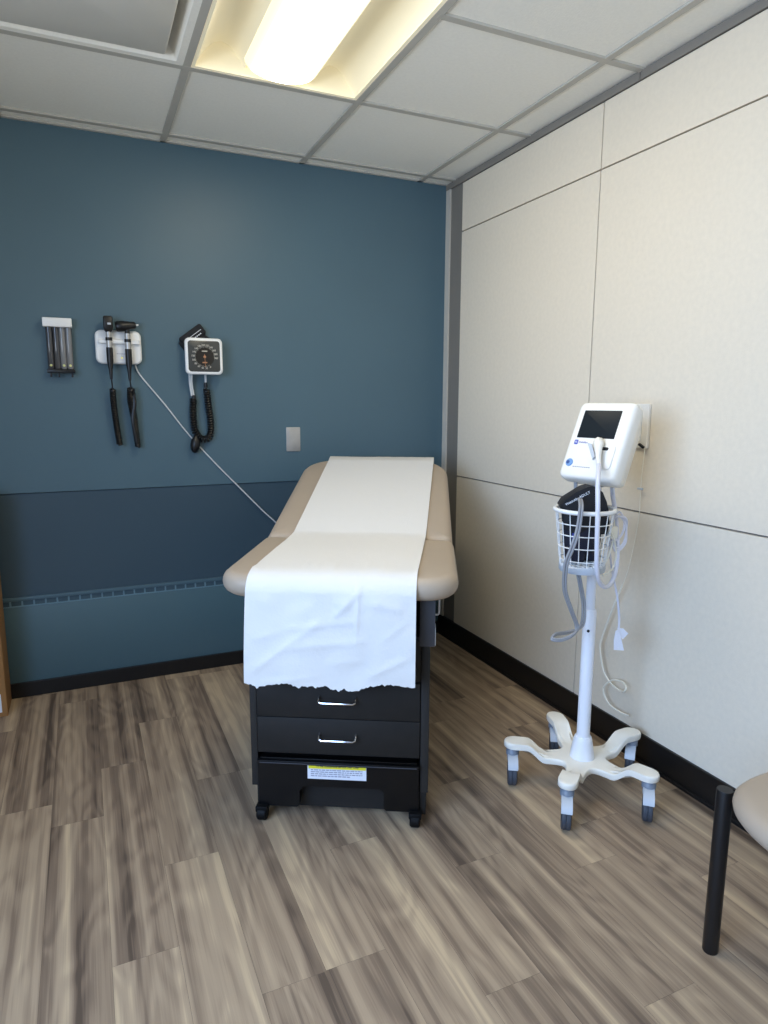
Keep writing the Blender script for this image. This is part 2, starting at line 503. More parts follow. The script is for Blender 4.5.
# ------------------------------------------------------------------ exam table (local x across, y towards the head)
TO = Vector((-1.1205, -1.3885, 0)); TA = math.radians(-28.5)
t = thing('exam_table', 'exam table with beige vinyl cushions on a charcoal drawer cabinet', 'exam table', TO, TA)
bm = nb()
bx(bm, -.270, -.249, .006, 1.12, .105, .60, .002, 0)      # side panels
bx(bm, .249, .274, .006, 1.12, .105, .60, .002, 0)
bx(bm, -.249, .249, .03, 1.12, .215, .60, 0, 1)           # carcass behind the fronts
bx(bm, -.249, .249, 1.10, 1.12, .03, .6, 0, 0)
bx(bm, -.258, -.240, .02, 1.10, .028, .105, .002, 2)
bx(bm, .240, .268, .012, 1.10, .028, .105, .002, 2)
bx(bm, -.24, .24, .04, .055, .022, .215, 0, 2)            # panel behind the step
obj('cabinet', bm, [M['charcoal2'], M['recess'], M['charcoal']], t)
bm = nb()    # wider top box, open bay in front
bx(bm, -.268, -.243, .0, 1.12, .573, .724, .002)
bx(bm, .243, .288, .0, 1.12, .573, .724, .002)
bx(bm, -.243, .243, .10, 1.12, .60, .724, 0, 1)
bx(bm, -.243, .243, .0, .10, .590, .602, 0, 1)
bx(bm, -.268, .288, .02, 1.12, .706, .722, 0, 1)
obj('top_box', bm, [M['slate'], M['recess']], t)
bm = nb()
tube(bm, [(.288, .09, .712), (.297, .09, .711), (.299, .09, .703), (.299, .09, .655), (.297, .09, .644), (.288, .09, .642)], .003, 8, smooth=4)
obj('side_handle', bm, M['white_metal'], t)
bm = nb(); bx(bm, .2875, .2895, .004, .05, .576, .628); obj('side_edge_strip', bm, M['white_metal'], t)
def drawer(z0, z1, handle=True, yy=.001):
    bm = nb(); bx(bm, -.247, .247, yy, .03, z0, z1, .0015)
    d = obj('drawer', bm, M['charcoal'], t)
    if handle:
        zc = (z0+z1)/2+.002
        bm = nb()
        tube(bm, [(-.055, yy, zc+.010), (-.055, yy-.010, zc+.006), (-.054, yy-.018, zc-.002), (-.048, yy-.021, zc-.004), (.048, yy-.021, zc-.004), (.054, yy-.018, zc-.002), (.055, yy-.010, zc+.006), (.055, yy, zc+.010)], .0034, 8)
        obj('drawer_handle', bm, M['chrome'], d)
drawer(.2195, .3350); drawer(.3375, .4560); drawer(.462, .588, False)
# pull-out step: lip and arch
bm = nb()
out = [(-.246, .045), (-.128, .045), (-.120, .053), (-.120, .098), (-.105, .116), (.128, .116), (.140, .104), (.140, .053), (.148, .045), (.246, .045), (.246, .190), (-.246, .190)]
for ya, yb in ((-.004, .012),):
    A = [bm.verts.new((x, ya, z)) for x, z in out]; B = [bm.verts.new((x, yb, z)) for x, z in out]
    bm.faces.new(A); bm.faces.new(list(reversed(B)))
    for k in range(len(out)): bm.faces.new((A[k], A[(k+1) % len(out)], B[(k+1) % len(out)], B[k]))
for x0, x1 in ((-.246, -.125), (.145, .246)): bx(bm, x0, x1, .010, .05, .045, .19)
bx(bm, -.249, .249, -.010, .05, .186, .199, .004, 0)
bx(bm, -.240, .240, -.002, .02, .199, .205, .002, 0)
st = obj('pull_out_step', bm, M['black_gloss'], t)
bm = nb(); bx(bm, -.24, .24, -.0108, -.008, .1905, .1930); obj('step_lip', bm, M['slate'], st)
# caution label
lx0, lx1, lz0, lz1, ly = -.093, .087, .142, .194, -.0052
bm = nb(); bx(bm, lx0, lx1, ly, -.0035, lz0, lz1, 0, 0); bx(bm, lx0+.003, lx1-.001, ly-.0006, ly, lz1-.018, lz1-.001, 0, 1)
TT = lambda x, z: basis((x, ly-.0012, z), (1, 0, 0), (0, 0, 1), (0, -1, 0))
text_into(bm, 'To the Authorized Service User Only', .0086, TT((lx0+lx1)/2+.001, lz1-.0095), 2)
for k, zz in enumerate((.1720, .1655, .1590, .1525)):
    xa = lx0+.010
    xe = lx1-.012 if k < 2 else lx1-(.012 if k == 2 else .05)
    while xa < xe:
        L_ = random.uniform(.004, .014); xb = min(xa+L_, xe)
        bx(bm, xa, xb, ly-.0008, ly, zz-.0014, zz+.0014, 0, 3); xa = xb+.0022
obj('caution_label', bm, [M['label'], M['yellow'], M['ink'], M['ink_light']], t)['label'] = 'white instruction label with a yellow heading'
for sx in (-.236, .236):
    for yy in (-.006, 1.05):
        bm = nb()
        lathe(bm, [(0, -.016), (.017, -.016), (.0225, -.011), (.0225, .011), (.017, .016), (0, .016)], (sx, yy, .0228), (1, 0, 0), 24)
        bx(bm, sx-.019, sx+.019, yy-.016, yy+.02, .03, .05, .004)
        obj('caster', bm, M['caster_black'], t)

# cushions
def cushion(name, x0, x1, y0, y1, rad, h, e, T, parent, taper=None, zc=0.):
    bm = nb(); loops = []
    prof = []
    for k in range(9):
        a = -PI/2+PI*k/8
        prof.append((e*(1-math.cos(a)), h/2*math.sin(a)))
    prof = [(e+.08, -h/2)]+prof+[(e+.03, h/2+.003), (e+.08, h/2+.0045), (e+.14, h/2+.005)]
    for ins, z in prof:
        L = []
        for x, y in rrect(x0, x1, y0, y1, rad, ins, 10):
            if taper: x = (x-(x0+x1)/2)*taper(y)+(x0+x1)/2
            L.append((x, y, z+zc))
        loops.append(L)
    loft(bm, loops, 0, T)
    return obj(name, bm, M['vinyl'], parent, ang=60)
SEATZ = .795
cushion('seat_cushion', -.343, .354, -.072, .505, (.105, .105, .035, .035), .068, .031, Matrix.Translation((0, 0, SEATZ-.036)), t)
th = math.radians(15.4)
HG = Vector((0, .500, .756))
TB = Matrix.Translation(HG) @ Matrix.Rotation(th, 4, 'X')
BL = .835
cushion('backrest_cushion', -.338, .350, .006, BL, (.03, .03, .15, .15), .074, .033, TB, t, taper=lambda y: 1-.035*max(0, y)/BL)
bm = nb(); bx(bm, -.24, .24, .04, .68, -.062, -.042, .004, T=TB); bx(bm, -.03, .03, .35, .39, -.20, -.055, T=TB)
bx(bm, -.2, .2, .80, .86, .72, .83)
obj('backrest_support', bm, M['charcoal2'], t)

# table paper laid over both cushions and hanging torn at the foot
def tb(u, h): v = TB @ Vector((0, u, h)); return (v.y, v.z)
prof = []
hh = .0445
prof += [tb(BL-.004, -.03), tb(BL+.010, .0), tb(BL+.008, .030), tb(BL-.012, .050)]
for k in range(1, 15): prof.append(tb(BL-.012-(BL-.05)*k/14, hh+.0035*(1-k/14)))
prof += [(.513, .8060), (.475, .8035), (.43, .8025)]
for k in range(1, 12): prof.append((.43-.44*k/11, .8025-.0005*k/11))
prof += [(-.035, .7985), (-.060, .790), (-.075, .775), (-.0815, .756)]
nh = 34
for k in range(1, nh+1): prof.append((-.0815-.004*math.sin(PI*k/nh)-.012*k/nh, .756-(.756-.487)*k/nh))
TORN = [(245, 681), (251.6, 682), (258, 686.5), (263, 684), (270, 683), (275, 681.5), (283, 680), (293, 681.5), (299.7, 686.5), (304.6, 684), (313, 683.5), (316, 685.7), (326, 684), (333, 688), (339.5, 690), (344.6, 686.5), (350, 690.6), (359, 688.6), (366, 685.5), (373, 683), (381, 681.2), (390, 680.6), (402, 683), (415, 684.2)]
def torn(u):     # u 0..1 across, drop below the nominal hem in metres
    p = 245+u*170
    for (a, ya), (b, yb) in zip(TORN, TORN[1:]):
        if p <= b:
            y = ya+(yb-ya)*(p-a)/(b-a); break
    else: y = TORN[-1][1]
    y += 2.6*noise.noise(Vector((u*60, 2.2, 0)))+1.0*noise.noise(Vector((u*220, 5.2, 0)))
    return -(y-(681.5+3.5*u))*.0029
def ridge(x, z, x0, z0, x1, z1, amp, wd):
    d = Vector((x1-x0, z1-z0)); L = d.length; d /= L
    r = Vector((x-x0, z-z0)); s = r.dot(d); q = r.x*d.y-r.y*d.x
    if s < -.02 or s > L+.02: return 0.
    f = max(0, min(1, (s+.02)/.04, (L+.02-s)/.04))
    return amp*f*math.exp(-abs(q)/wd)
CR0 = [(-.23, .50, -.02, .66, .004, .010), (-.13, .63, .07, .655, .004, .006), (.0, .66, .085, .745, .006, .010), (.07, .62, .075, .73, .004, .006),
      (-.12, .575, .09, .60, .004, .008), (.10, .71, .19, .69, .005, .012), (.11, .50, .215, .555, .005, .012), (-.07, .745, .04, .755, .006, .014),
      (.14, .60, .21, .655, .003, .006), (-.22, .60, -.14, .62, .003, .006), (.0, .535, .08, .54, .003, .005), (-.2, .47, -.05, .49, .003, .008)]
CR = [(a, b+.02, c, d+.02, e, f) for a, b, c, d, e, f in CR0]
bm = nb(); rows = []; NX = 120
np_ = len(prof)
for i, (y, z) in enumerate(prof):
    row = []
    f = i/(np_-1)
    # across: slightly skewed so the head end lies further right
    d_ = max(0, min(1, (y+.08)/1.4))
    xl = -.246+.032*d_; xr = .234+.044*d_
    for k in range(NX+1):
        u = k/NX; x = xl+(xr-xl)*u
        px, py, pz = x, y, z
        s = 6
        wr = .0012*noise.noise(Vector((x*9, (y+z)*9, 0)))+.0006*noise.noise(Vector((x*30, (y-z)*30, 3)))
        if z < .77 and y < 0:
            tt = min(1, (.77-z)/.32)
            pz = z+torn(u)*tt**2.5
            dy = .006*tt*noise.noise(Vector((x*6, z*5, 1.3)))+.003*noise.noise(Vector((x*16, z*16, 4.3)))-.006*max(0, 1-abs(z-.72)/.05)*max(0, noise.noise(Vector((x*18, z*18, 9.))))
            for c in CR: dy -= ridge(x, pz, *c)*1.0
            py = y+dy-.004-.012*tt*(1-u)
            px = x-.007*tt*(1-u)
        elif y < .06:
            amp = max(0, 1-abs(y-.0)/.09)
            pz = z+wr+.0006+amp*.007*max(0, noise.noise(Vector((x*20, y*22, 7)))+.5*noise.noise(Vector((x*48, y*40, 2))))
        else:
            pz = z+wr+.0012
        row.append(bm.verts.new((px, py, pz)))
    rows.append(row)
for A, B in zip(rows, rows[1:]):
    for k in range(NX): bm.faces.new((A[k], A[k+1], B[k+1], B[k]))
o = obj('exam_paper', bm, M['paper'], None, TO, TA, ang=80)
tag(o, 'white crepe paper sheet lying over the beige exam table, torn at its lower edge', 'paper sheet')

# ------------------------------------------------------------------ vital signs monitor on its wheeled stand
SO = Vector((-.31, -1.543, 0))
t = thing('vital_signs_monitor', 'white vital signs monitor on a five wheeled pole stand with wire basket', 'medical monitor', SO)
# star base
def outline():
    pts = []
    for k in range(5):
        a = math.radians(2.6+72*k)
        d = Vector((math.cos(a), math.sin(a))); n_ = Vector((-d.y, d.x))
        hwid = .0295
        # right side going out, tip arc, left side coming back
        side = [(.072, .0385), (.085, .034), (.105, .0300), (.12, .0290), (.132, .0284), (.144, .0282), (.156, .0280), (.168, .0280), (.18, .0280), (.192, .0284), (.21, .0290), (.228, .0295)]
        bi = a-math.radians(36); pts.append(Vector((math.cos(bi), math.sin(bi)))*.078)
        for r, ww in side: pts.append(d*r-n_*ww)
        for q in range(1, 8):
            b = -PI/2+PI*q/8
            pts.append(d*(.228+hwid*math.cos(b))+n_*hwid*math.sin(b))
        for r, ww in reversed(side): pts.append(d*r+n_*ww)
    return pts
OL = outline()
def zt(r):
    s = max(0, min(1, (r-.122)/.062)); s = s*s*(3-2*s)
    return .113+.036*s-.005*max(0, min(1, (r-.06)/.07))*(1-s)
bm = nb()
def ring(sc_, dz, inset=0.):
    out_ = []
    for p_ in OL:
        q = p_*sc_
        r = q.length
        if inset: q = q*(1-inset/max(r, .03))
        out_.append((q.x, q.y, zt(q.length)+dz))
    return out_
loops = [ring(.15, -.021), ring(.5, -.021), ring(.8, -.021), ring(.93, -.021), ring(1, -.021, .003), ring(1, -.018), ring(1, -.005), ring(1, -.0012, .0018), ring(1, 0, .005)]
loops += [ring(s, 0) for s in (.93, .85, .75, .65, .5, .3, .12)]
loft(bm, loops)
obj('star_base', bm, M['offwhite'], t, ang=50)
bm = nb()
lathe(bm, [(0, .095), (.041, .095), (.0405, .112), (.038, .128), (.030, .174), (.0275, .183), (.025, .187), (0, .187)], seg=36)
obj('pole_socket', bm, M['white_metal'], t)
for k in range(5):
    a = math.radians(2.6+72*k); d = Vector((math.cos(a), math.sin(a), 0))
    base = d*.228
    sw = math.radians([222, 235, 238, 231, 226][k])         # swivel heading
    hd = Vector((math.cos(sw), math.sin(sw), 0)); ax = Vector((-hd.y, hd.x, 0))
    bm = nb()
    lathe(bm, [(0, .096), (.019, .096), (.0215, .100), (.0215, .114), (.017, .118), (.017, .128), (0, .128)], base, seg=20, mi=1)
    T = basis(base+hd*.018, hd, ax, (0, 0, 1))
    # hood: rounded cover arched above the wheels
    prof_ = [(.046, .074), (.042, .088), (.028, .100), (-.002, .105), (-.030, .105), (-.040, .096), (-.040, .074), (-.020, .074), (.006, .088), (.034, .080)]
    A = [bm.verts.new(T @ Vector((x, -.0165, z))) for x, z in prof_]; B = [bm.verts.new(T @ Vector((x, .0165, z))) for x, z in prof_]
    bm.faces.new(A); bm.faces.new(list(reversed(B)))
    for q in range(len(prof_)): bm.faces.new((A[q], A[(q+1) % 10], B[(q+1) % 10], B[q]))
    c = obj('caster', bm, [M['lgrey'], M['mgrey']], t, ang=50)
    bm = nb()
    wc = base+hd*.018+Vector((0, 0, .0405)); ax_ = ax
    for s in (-1, 1):
        pr = [(0, .0003), (.039, .0003), (.0398, .0010), (.0405, .006), (.0395, .0125), (.034, .0152), (.013, .0152), (.011, .0138), (0, .0138)]
        lathe(bm, pr, wc, ax_*s, 28)
    obj('wheel', bm, M['dgrey'], c)
bm = nb()
lathe(bm, [(0, .18), (.0212, .18), (.0212, .617), (.019, .622), (0, .622)], seg=28)
o = obj('lower_pole', bm, M['white_metal'], t)
bm = nb(); lathe(bm, [(0, -.002), (.0045, -.002), (.0045, .002), (0, .002)], (-.0165, -.0155, .556), (-.73, -.68, 0), 14)
obj('pole_button', bm, M['black'], o)
bm = nb(); lathe(bm, [(0, .615), (.0150, .615), (.0150, 1.10), (0, 1.10)], seg=28)
obj('upper_pole', bm, M['white_metal'], t)

# monitor head
az, tl = math.radians(194.04), math.radians(24.8)
n0 = Vector((math.cos(az), math.sin(az), 0)); ex = Vector((-n0.y, n0.x, 0))
ey = Vector((0, 0, 1))*math.cos(tl)-n0*math.sin(tl); ez = ex.cross(ey)
MC = Vector((-.346, -1.568, 1.167))-SO
TM = basis(MC, ex, ey, ez)
W2, H2 = .0985, .1275
bm = nb(); loops = []
for ins, z, dy0, dy1 in ((.050, -.110, .055, .020), (.036, -.108, .045, .006), (.022, -.098, .030, -.006), (.010, -.066, .018, -.006), (.003, -.050, .004, 0), (.003, -.042, 0, 0), (0, -.040, 0, 0), (0, -.016, 0, 0), (.0022, -.007, 0, 0), (.006, -.002, 0, 0), (.012, 0, 0, 0), (.02, .0008, 0, 0)):
    loops.append([(x, y, z) for x, y in rrect(-W2+ins, W2-ins, -H2+ins+dy1, H2-ins-dy0, max(.019-ins*.3, .008), 0, 7)])
loft(bm, loops, 0, TM)
mon = obj('monitor_case', bm, M['case'], t, ang=50)
bm = nb(); slab(bm, -.0705, .060, .005, .0965, .002, .0004, .0016, .0004, 0, TM); obj('screen', bm, M['screen'], mon)
TF = lambda x, y, z=.0022: TM @ Matrix.Translation((x, y, z))
bm = nb(); slab(bm, -.0735, -.0605, -.0175, -.0025, .002, .0004, .0016, .0004, 0, TM)
bx(bm, -.0700, -.0680, -.0130, -.0065, .0016, .0018, mi=1, T=TM); bx(bm, -.0660, -.0640, -.0130, -.0065, .0016, .0018, mi=1, T=TM)
text_into(bm, 'WelchAllyn', .0068, TF(-.041, -.0105), 0)
obj('maker_mark', bm, [M['logo'], M['print']], mon)
bm = nb()
lathe(bm, [(0, 0), (.0125, 0), (.0125, .002), (.0115, .003), (0, .003)], TM @ Vector((-.068, -.078, .0003)), ez, 28)
lathe(bm, [(0, 0), (.006, 0), (0, .0006)], TM @ Vector((-.072, -.078, .0034)), ez, 20, 1)
obj('power_button', bm, [M['btn'], M['btn_d']], mon)
bm = nb()    # fine line of print
for k in range(9): bx(bm, -.052+.007*k, -.047+.007*k, -.0915, -.0890, .0006, .0012, T=TM)
obj('fine_print', bm, M['ink_light'], mon)
bm = nb()    # thermometer well: shallow boss with dark slot
slab(bm, .030, .078, -.094, -.015, .014, -.002, .006, .004, 0, TM)
slab(bm, .030, .056, -.034, -.024, .004, .006, .0075, .0005, 1, TM)
obj('probe_well', bm, [M['case'], M['recess']], mon)
bm = nb()    # probe handle parked on the face, pointing down to its cable
loops = []
for y, z, wx, wz in ((.002, .010, .008, .006), (-.006, .020, .014, .011), (-.018, .025, .017, .013), (-.034, .028, .013, .012), (-.058, .030, .009, .009), (-.088, .030, .007, .007)):
    loops.append([(.021-.40*(y-.002)+wx*math.cos(2*PI*k/14), y, z+wz*math.sin(2*PI*k/14)) for k in range(14)])
loft(bm, loops, 0, TM)
box(bm, (.019, -.003, .012), (.012, .010, .022), .004, 0, TM)
pr = obj('thermometer_probe', bm, M['case'], t)
bm = nb()   # grey wing clip at its left
A = [(-.008, -.022, .018), (.010, -.026, .020), (.036, -.066, .024), (.030, -.074, .024)]
for dz in (0,):
    loft(bm, [[tuple(TM @ Vector((x, y, z))) for x, y, z in A], [tuple(TM @ Vector((x+.002, y+.001, z+.010))) for x, y, z in A]])
obj('probe_clip', bm, M['lgrey'], pr)
probe_tail = TM @ Vector((.0570, -.088, .030))
bm = nb()
tube(bm, [tuple(probe_tail), (-.127, -.143, 1.070), (-.138, -.157, 1.035), (-.142, -.166, .98), (-.134, -.162, .876), (-.116, -.148, .798), (-.083, -.127, .751), (-.044, -.112, .73), (.003, -.089, .741), (.034, -.07, .791), (.044, -.053, .872), (.041, -.04, .949), (.033, -.037, .99), (.017, -.045, 1.040)], .0068, 12, smooth=8)
obj('probe_cable', bm, M['cord'], pr)
# neck between the pole and the case
bm = nb()
tube(bm, [(0, 0, 1.02), (0, 0, 1.085), (-.012, -.004, 1.125)], .021, 16, smooth=4)
obj('neck', bm, M['lgrey'], t)
bm = nb()
tube(bm, [(-.060, .030, 1.055), (-.058, .030, 1.02), (-.058, .026, .975)], .006, 8, smooth=3)
obj('port_lead', bm, M['hose'], t)
bm = nb(); tube(bm, [(.018, -.046, 1.045), (.020, -.046, 1.02), (.024, -.046, 1.0)], .0022, 8)
obj('port_lead', bm, M['lgrey'], t)

# wire basket
BC = Vector((-.0925, -.0565, 0)); BZ0, BZ1 = .797, .962; BR0, BR1 = .066, .085
bm = nb()
circ = lambda r, z, n=40: [(BC.x+r*math.cos(2*PI*k/n), BC.y+r*math.sin(2*PI*k/n), z) for k in range(n)]
tube(bm, circ(BR1+.002, BZ1), .0066, 10, closed=True)
bk = obj('basket', bm, M['white'], t)
bm = nb()
rr = lambda z: BR0+(BR1-BR0)*(z-BZ0)/(BZ1-BZ0)
for z in (.812, .852, .890, .924): tube(bm, circ(rr(z), z, 36), .0018, 6, closed=True)
for k in range(18):
    a = 2*PI*k/18; c_, s_ = math.cos(a), math.sin(a)
    tube(bm, [(BC.x+BR1*c_, BC.y+BR1*s_, BZ1), (BC.x+BR0*c_, BC.y+BR0*s_, BZ0)], .0015, 6)
for k in range(-3, 4):
    xx = k*.019; hl = math.sqrt(max(0, BR0**2-xx**2))
    tube(bm, [(BC.x+xx, BC.y-hl, BZ0), (BC.x+xx, BC.y+hl, BZ0)], .0019, 6)
    tube(bm, [(BC.x-hl, BC.y+xx, BZ0), (BC.x+hl, BC.y+xx, BZ0)], .0019, 6)
obj('wire_cage', bm, M['white'], bk)
bm = nb()
lathe(bm, [(.056, .774), (.066, .774), (.0685, .778), (.0685, .793), (.064, .797), (.056, .797), (.056, .774)], (BC.x, BC.y, 0), seg=40)
obj('basket_base_ring', bm, M['lgrey'], bk)
bm = nb()
box(bm, (-.020, -.016, .785), (.05, .044, .052), .008, 0, None)
box(bm, (-.040, -.040, .785), (.02, .02, .026), .004, 1)
obj('basket_bracket', bm, [M['cord2'], M['lgrey']], bk)

# cuffs in the basket
def cuff_roll(bm, T, w_, a_, b_, turns=2.2, th_=.006, mi=0):
    """a band rolled into a flattened scroll; w_ along local z"""
    L = []
    n = int(36*turns)
    inn, outn = [], []
    for k in range(n+1):
        an = 2*PI*k/36; g = 1-.16*k/36
        inn.append((a_*g*math.cos(an), b_*g*math.sin(an))); outn.append(((a_*g-th_)*math.cos(an), (b_*g-th_)*math.sin(an)))
    vs = []
    for z in (-w_/2, w_/2):
        vs.append(([bm.verts.new(T @ Vector((x, y, z))) for x, y in inn], [bm.verts.new(T @ Vector((x, y, z))) for x, y in outn]))
    (a0, b0), (a1, b1) = vs
    for k in range(n):
        for q in ((a0[k], a0[k+1], a1[k+1], a1[k]), (b0[k+1], b0[k], b1[k], b1[k+1]), (a0[k+1], a0[k], b0[k], b0[k+1]), (a1[k], a1[k+1], b1[k+1], b1[k])):
            bm.faces.new(q).material_index = mi
    bm.faces.new((a0[0], a1[0], b1[0], b0[0])).material_index = mi
    bm.faces.new((a0[n], b0[n], b1[n], a1[n])).material_index = mi

view = Vector((.411, .912, 0)); rgt = Vector((.912, -.411, 0))
t2 = thing('blood_pressure_cuff', 'folded black cuff with white print and grey hose on top of the stand basket', 'blood pressure cuff', SO+Vector((BC.x, BC.y, .950)))
D2 = Vector((BC.x, BC.y, .950))
# folded flap: thick bent sheet, seen as a tilted parallelogram with a rounded crest
def w2(l, d, z): return rgt*l+view*d+Vector((0, 0, z))
bm = nb()
sil = [(l*.86, z) for l, z in [(-.095, .030), (-.082, .046), (-.050, .068), (-.020, .082), (.000, .088), (.022, .085), (.044, .069), (.062, .042), (.074, .010), (.078, -.03), (.07, -.055), (-.02, -.060), (-.075, -.045), (-.078, -.012), (-.082, .014)]]
L0 = [tuple(w2(l*.95, -.052+abs(l)*.25, z)) for l, z in sil]
L1 = [tuple(w2(l, -.042+abs(l)*.2, z)) for l, z in sil]
L2 = [tuple(w2(l*.99, .010, z*1.0)) for l, z in sil]
L3 = [tuple(w2(l*.9, .030, z*.9)) for l, z in sil]
loft(bm, [L0, L1, L2, L3])
# second fold in front, hanging lower
sil2 = [(l*.86, z) for l, z in [(-.092, .004), (-.05, .008), (.0, .004), (.05, .012), (.068, -.01), (.066, -.05), (-.06, -.052), (-.088, -.02)]]
loft(bm, [[tuple(w2(l*.93, -.066+abs(l)*.35, z)) for l, z in sil2], [tuple(w2(l, -.056+abs(l)*.3, z+.003)) for l, z in sil2], [tuple(w2(l, -.04, z+.003)) for l, z in sil2]])
for v in bm.verts:
    v.co += Vector((noise.noise(v.co*40), noise.noise(v.co*40+Vector((9, 0, 0))), noise.noise(v.co*40+Vector((0, 9, 0)))))*.003
cf = obj('folded_cuff', bm, M['cuff'], t2, ang=55)
bm = nb()
dirx = (rgt*.87+Vector((0, 0, .50))+view*-.1).normalized(); diry = (rgt*-.50+Vector((0, 0, .87))+view*.05).normalized()
nz = dirx.cross(diry)
def tprint(l, z, s, size):
    T = basis(w2(l, -.0555+abs(l)*.25-.007, z), dirx, diry, nz)
    text_into(bm, s, size, T, 0)
tprint(-.052, .044, 'WelchAllyn', .0095); tprint(-.020, .064, 'ADULT', .0105); tprint(-.030, .044, '11', .009)
obj('cuff_print', bm, M['print'], cf)
bm = nb()
hp = [(-.149, -.098, 1.002), (-.168, -.125, .995), (-.180, -.140, .978), (-.186, -.139, .92), (-.199, -.133, .867), (-.206, -.119, .815), (-.19, -.101, .734), (-.157, -.094, .667), (-.125, -.086, .61), (-.146, -.099, .592), (-.185, -.092, .577), (-.212, -.08, .580), (-.189, -.069, .588), (-.123, -.054, .581), (-.077, -.053, .596), (-.060, -.037, .655), (-.072, -.031, .719), (-.076, -.021, .760)]
off = rgt*.0038
for s, dz in ((-1, .001), (1, -.001)):
    tube(bm, [tuple(Vector(p_)+off*s*(1 if q < 9 or q > 13 else .3)+Vector((0, 0, dz+(s*.0036 if 9 <= q <= 13 else 0)))-D2) for q, p_ in enumerate(hp)], .0037, 10, smooth=8)
obj('cuff_hose', bm, M['hose'], t2)

t3 = thing('blood_pressure_cuff', 'dark navy rolled cuff standing inside the wire basket', 'blood pressure cuff', SO+Vector((BC.x, BC.y, .802)))
bm = nb()
def blobroll(c, a_, b_, z0, z1, rot_):
    loops = []
    for z, s in ((z0, .80), (z0+.006, .94), (z0+.03, 1.), ((z0+z1)/2, 1.03), (z1-.02, 1.0), (z1-.004, .92), (z1, .75)):
        L = []
        for k in range(28):
            an = 2*PI*k/28
            x = a_*s*math.cos(an)*(1+.05*math.sin(3*an+c[0]*40)); y = b_*s*math.sin(an)
            L.append((c[0]+x*math.cos(rot_)-y*math.sin(rot_), c[1]+x*math.sin(rot_)+y*math.cos(rot_), z))
        loops.append(L)
    loft(bm, loops)
blobroll((-.006, -.002), .056, .046, .034, .120, math.radians(-24))
blobroll((-.030, -.002), .026, .034, .006, .070, math.radians(20))
blobroll((.020, -.004), .030, .036, .006, .08, math.radians(-30))
rc = obj('rolled_cuff', bm, M['cuff2'], t3, ang=60)
bm = nb()
box(bm, tuple(rgt*-.040+view*-.048+Vector((0, 0, .086))), (.018, .004, .022), .001, 0, None)
obj('blue_tab', bm, M['cuff_blue'], rc)

# loose sensor cords at the basket's far side
t4 = thing('sensor_cord', 'pale coiled sensor cord hooked behind the wire basket with a white paper tag', 'cord', SO+Vector((.03, -.046, .95)))
D4 = Vector((.03, -.046, .95))
bm = nb()
sub = lambda L: [tuple(Vector(p_)-D4) for p_ in L]
tube(bm, sub([(-.009, -.062, .878), (.034, -.059, .858), (.060, -.06, .882), (.068, -.053, .918), (.053, -.046, .943), (.030, -.046, .913), (.025, -.044, .84), (.043, -.041, .757), (.069, -.042, .673), (.086, -.039, .603), (.088, -.040, .559)]), .0035, 8, smooth=8)
for q in range(3):
    tube(bm, sub([(.020+.004*q, -.055-.004*q, .935), (.055+.004*q, -.058-.004*q, .925), (.075+.003*q, -.058+.003*q, .885), (.062+.004*q, -.062, .845), (.030, -.066, .835-.006*q), (.012, -.064, .868), (.016, -.058, .915)]), .0034, 8, closed=True, smooth=6)
obj('lavender_lead', bm, M['cord'], t4)
bm = nb()
tube(bm, sub([(-.048, -.093, .926), (.008, -.074, .872), (.030, -.068, .813), (.016, -.073, .774), (-.030, -.094, .765), (-.050, -.100, .764)]), .003, 8, smooth=8)
tube(bm, sub([(.030, -.046, .95), (.024, -.060, .88), (-.012, -.080, .815), (-.036, -.084, .79)]), .003, 8, smooth=6)
box(bm, tuple(Vector((.012, -.066, .885))-D4), (.03, .02, .04), .006)
obj('cream_lead', bm, M['cord2'], t4)
bm = nb()
tg = sub([(.082, -.037, .563), (.101, -.045, .556), (.116, -.052, .539), (.097, -.044, .519), (.092, -.046, .528)])
f0 = [(.084, -.037, .560), (.102, -.045, .557), (.117, -.052, .541), (.100, -.047, .522), (.088, -.042, .536)]
f1 = [(.076, -.036, .552), (.086, -.040, .556), (.094, -.046, .522), (.103, -.050, .486), (.073, -.036, .488), (.072, -.035, .52)]
for F_, d_ in ((f0, .0), (f1, -.004)):
    a_ = sub(F_)
    loft(bm, [[tuple(Vector(p_)+view*d_) for p_ in a_], [tuple(Vector(p_)+view*(d_-.0015)) for p_ in a_]])
obj('paper_tag', bm, M['foam'], t4, smooth=False)['label'] = 'white folded paper tag'

# ------------------------------------------------------------------ right wall: switch plate and its hanging cord
t = thing('outlet_cover', 'white plate on the right wall behind the monitor', 'outlet', (0, -1.40, 1.2))
bm = nb(); TR = basis((0, 0, 0), (0, -1, 0), (0, 0, 1), (-1, 0, 0))
slab(bm, -.045, .043, -.076, .076, .006, 0, .012, .003, 0, TR)
pl = obj('cover_plate', bm, M['case'], t)
bm = nb(); slab(bm, -.018, .016, -.052, .052, .003, .012, .014, .001, 0, TR); obj('insert', bm, M['white'], pl)
t = thing('power_cord', 'thin cream cord hanging down the right wall into a loose curl', 'cord', (-.016, -1.432, 1.125))
D5 = Vector((-.016, -1.432, 1.125))
bm = nb(); box(bm, (-.002, .010, .004), (.010, .026, .009), .003, 0, Matrix.Rotation(.5, 4, 'X')); obj('plug', bm, M['black'], t)
bm = nb(); box(bm, tuple(Vector((-.016, -1.431, .985))-D5), (.008, .022, .008), .002); obj('cord_clip', bm, M['lgrey'], t)
bm = nb()
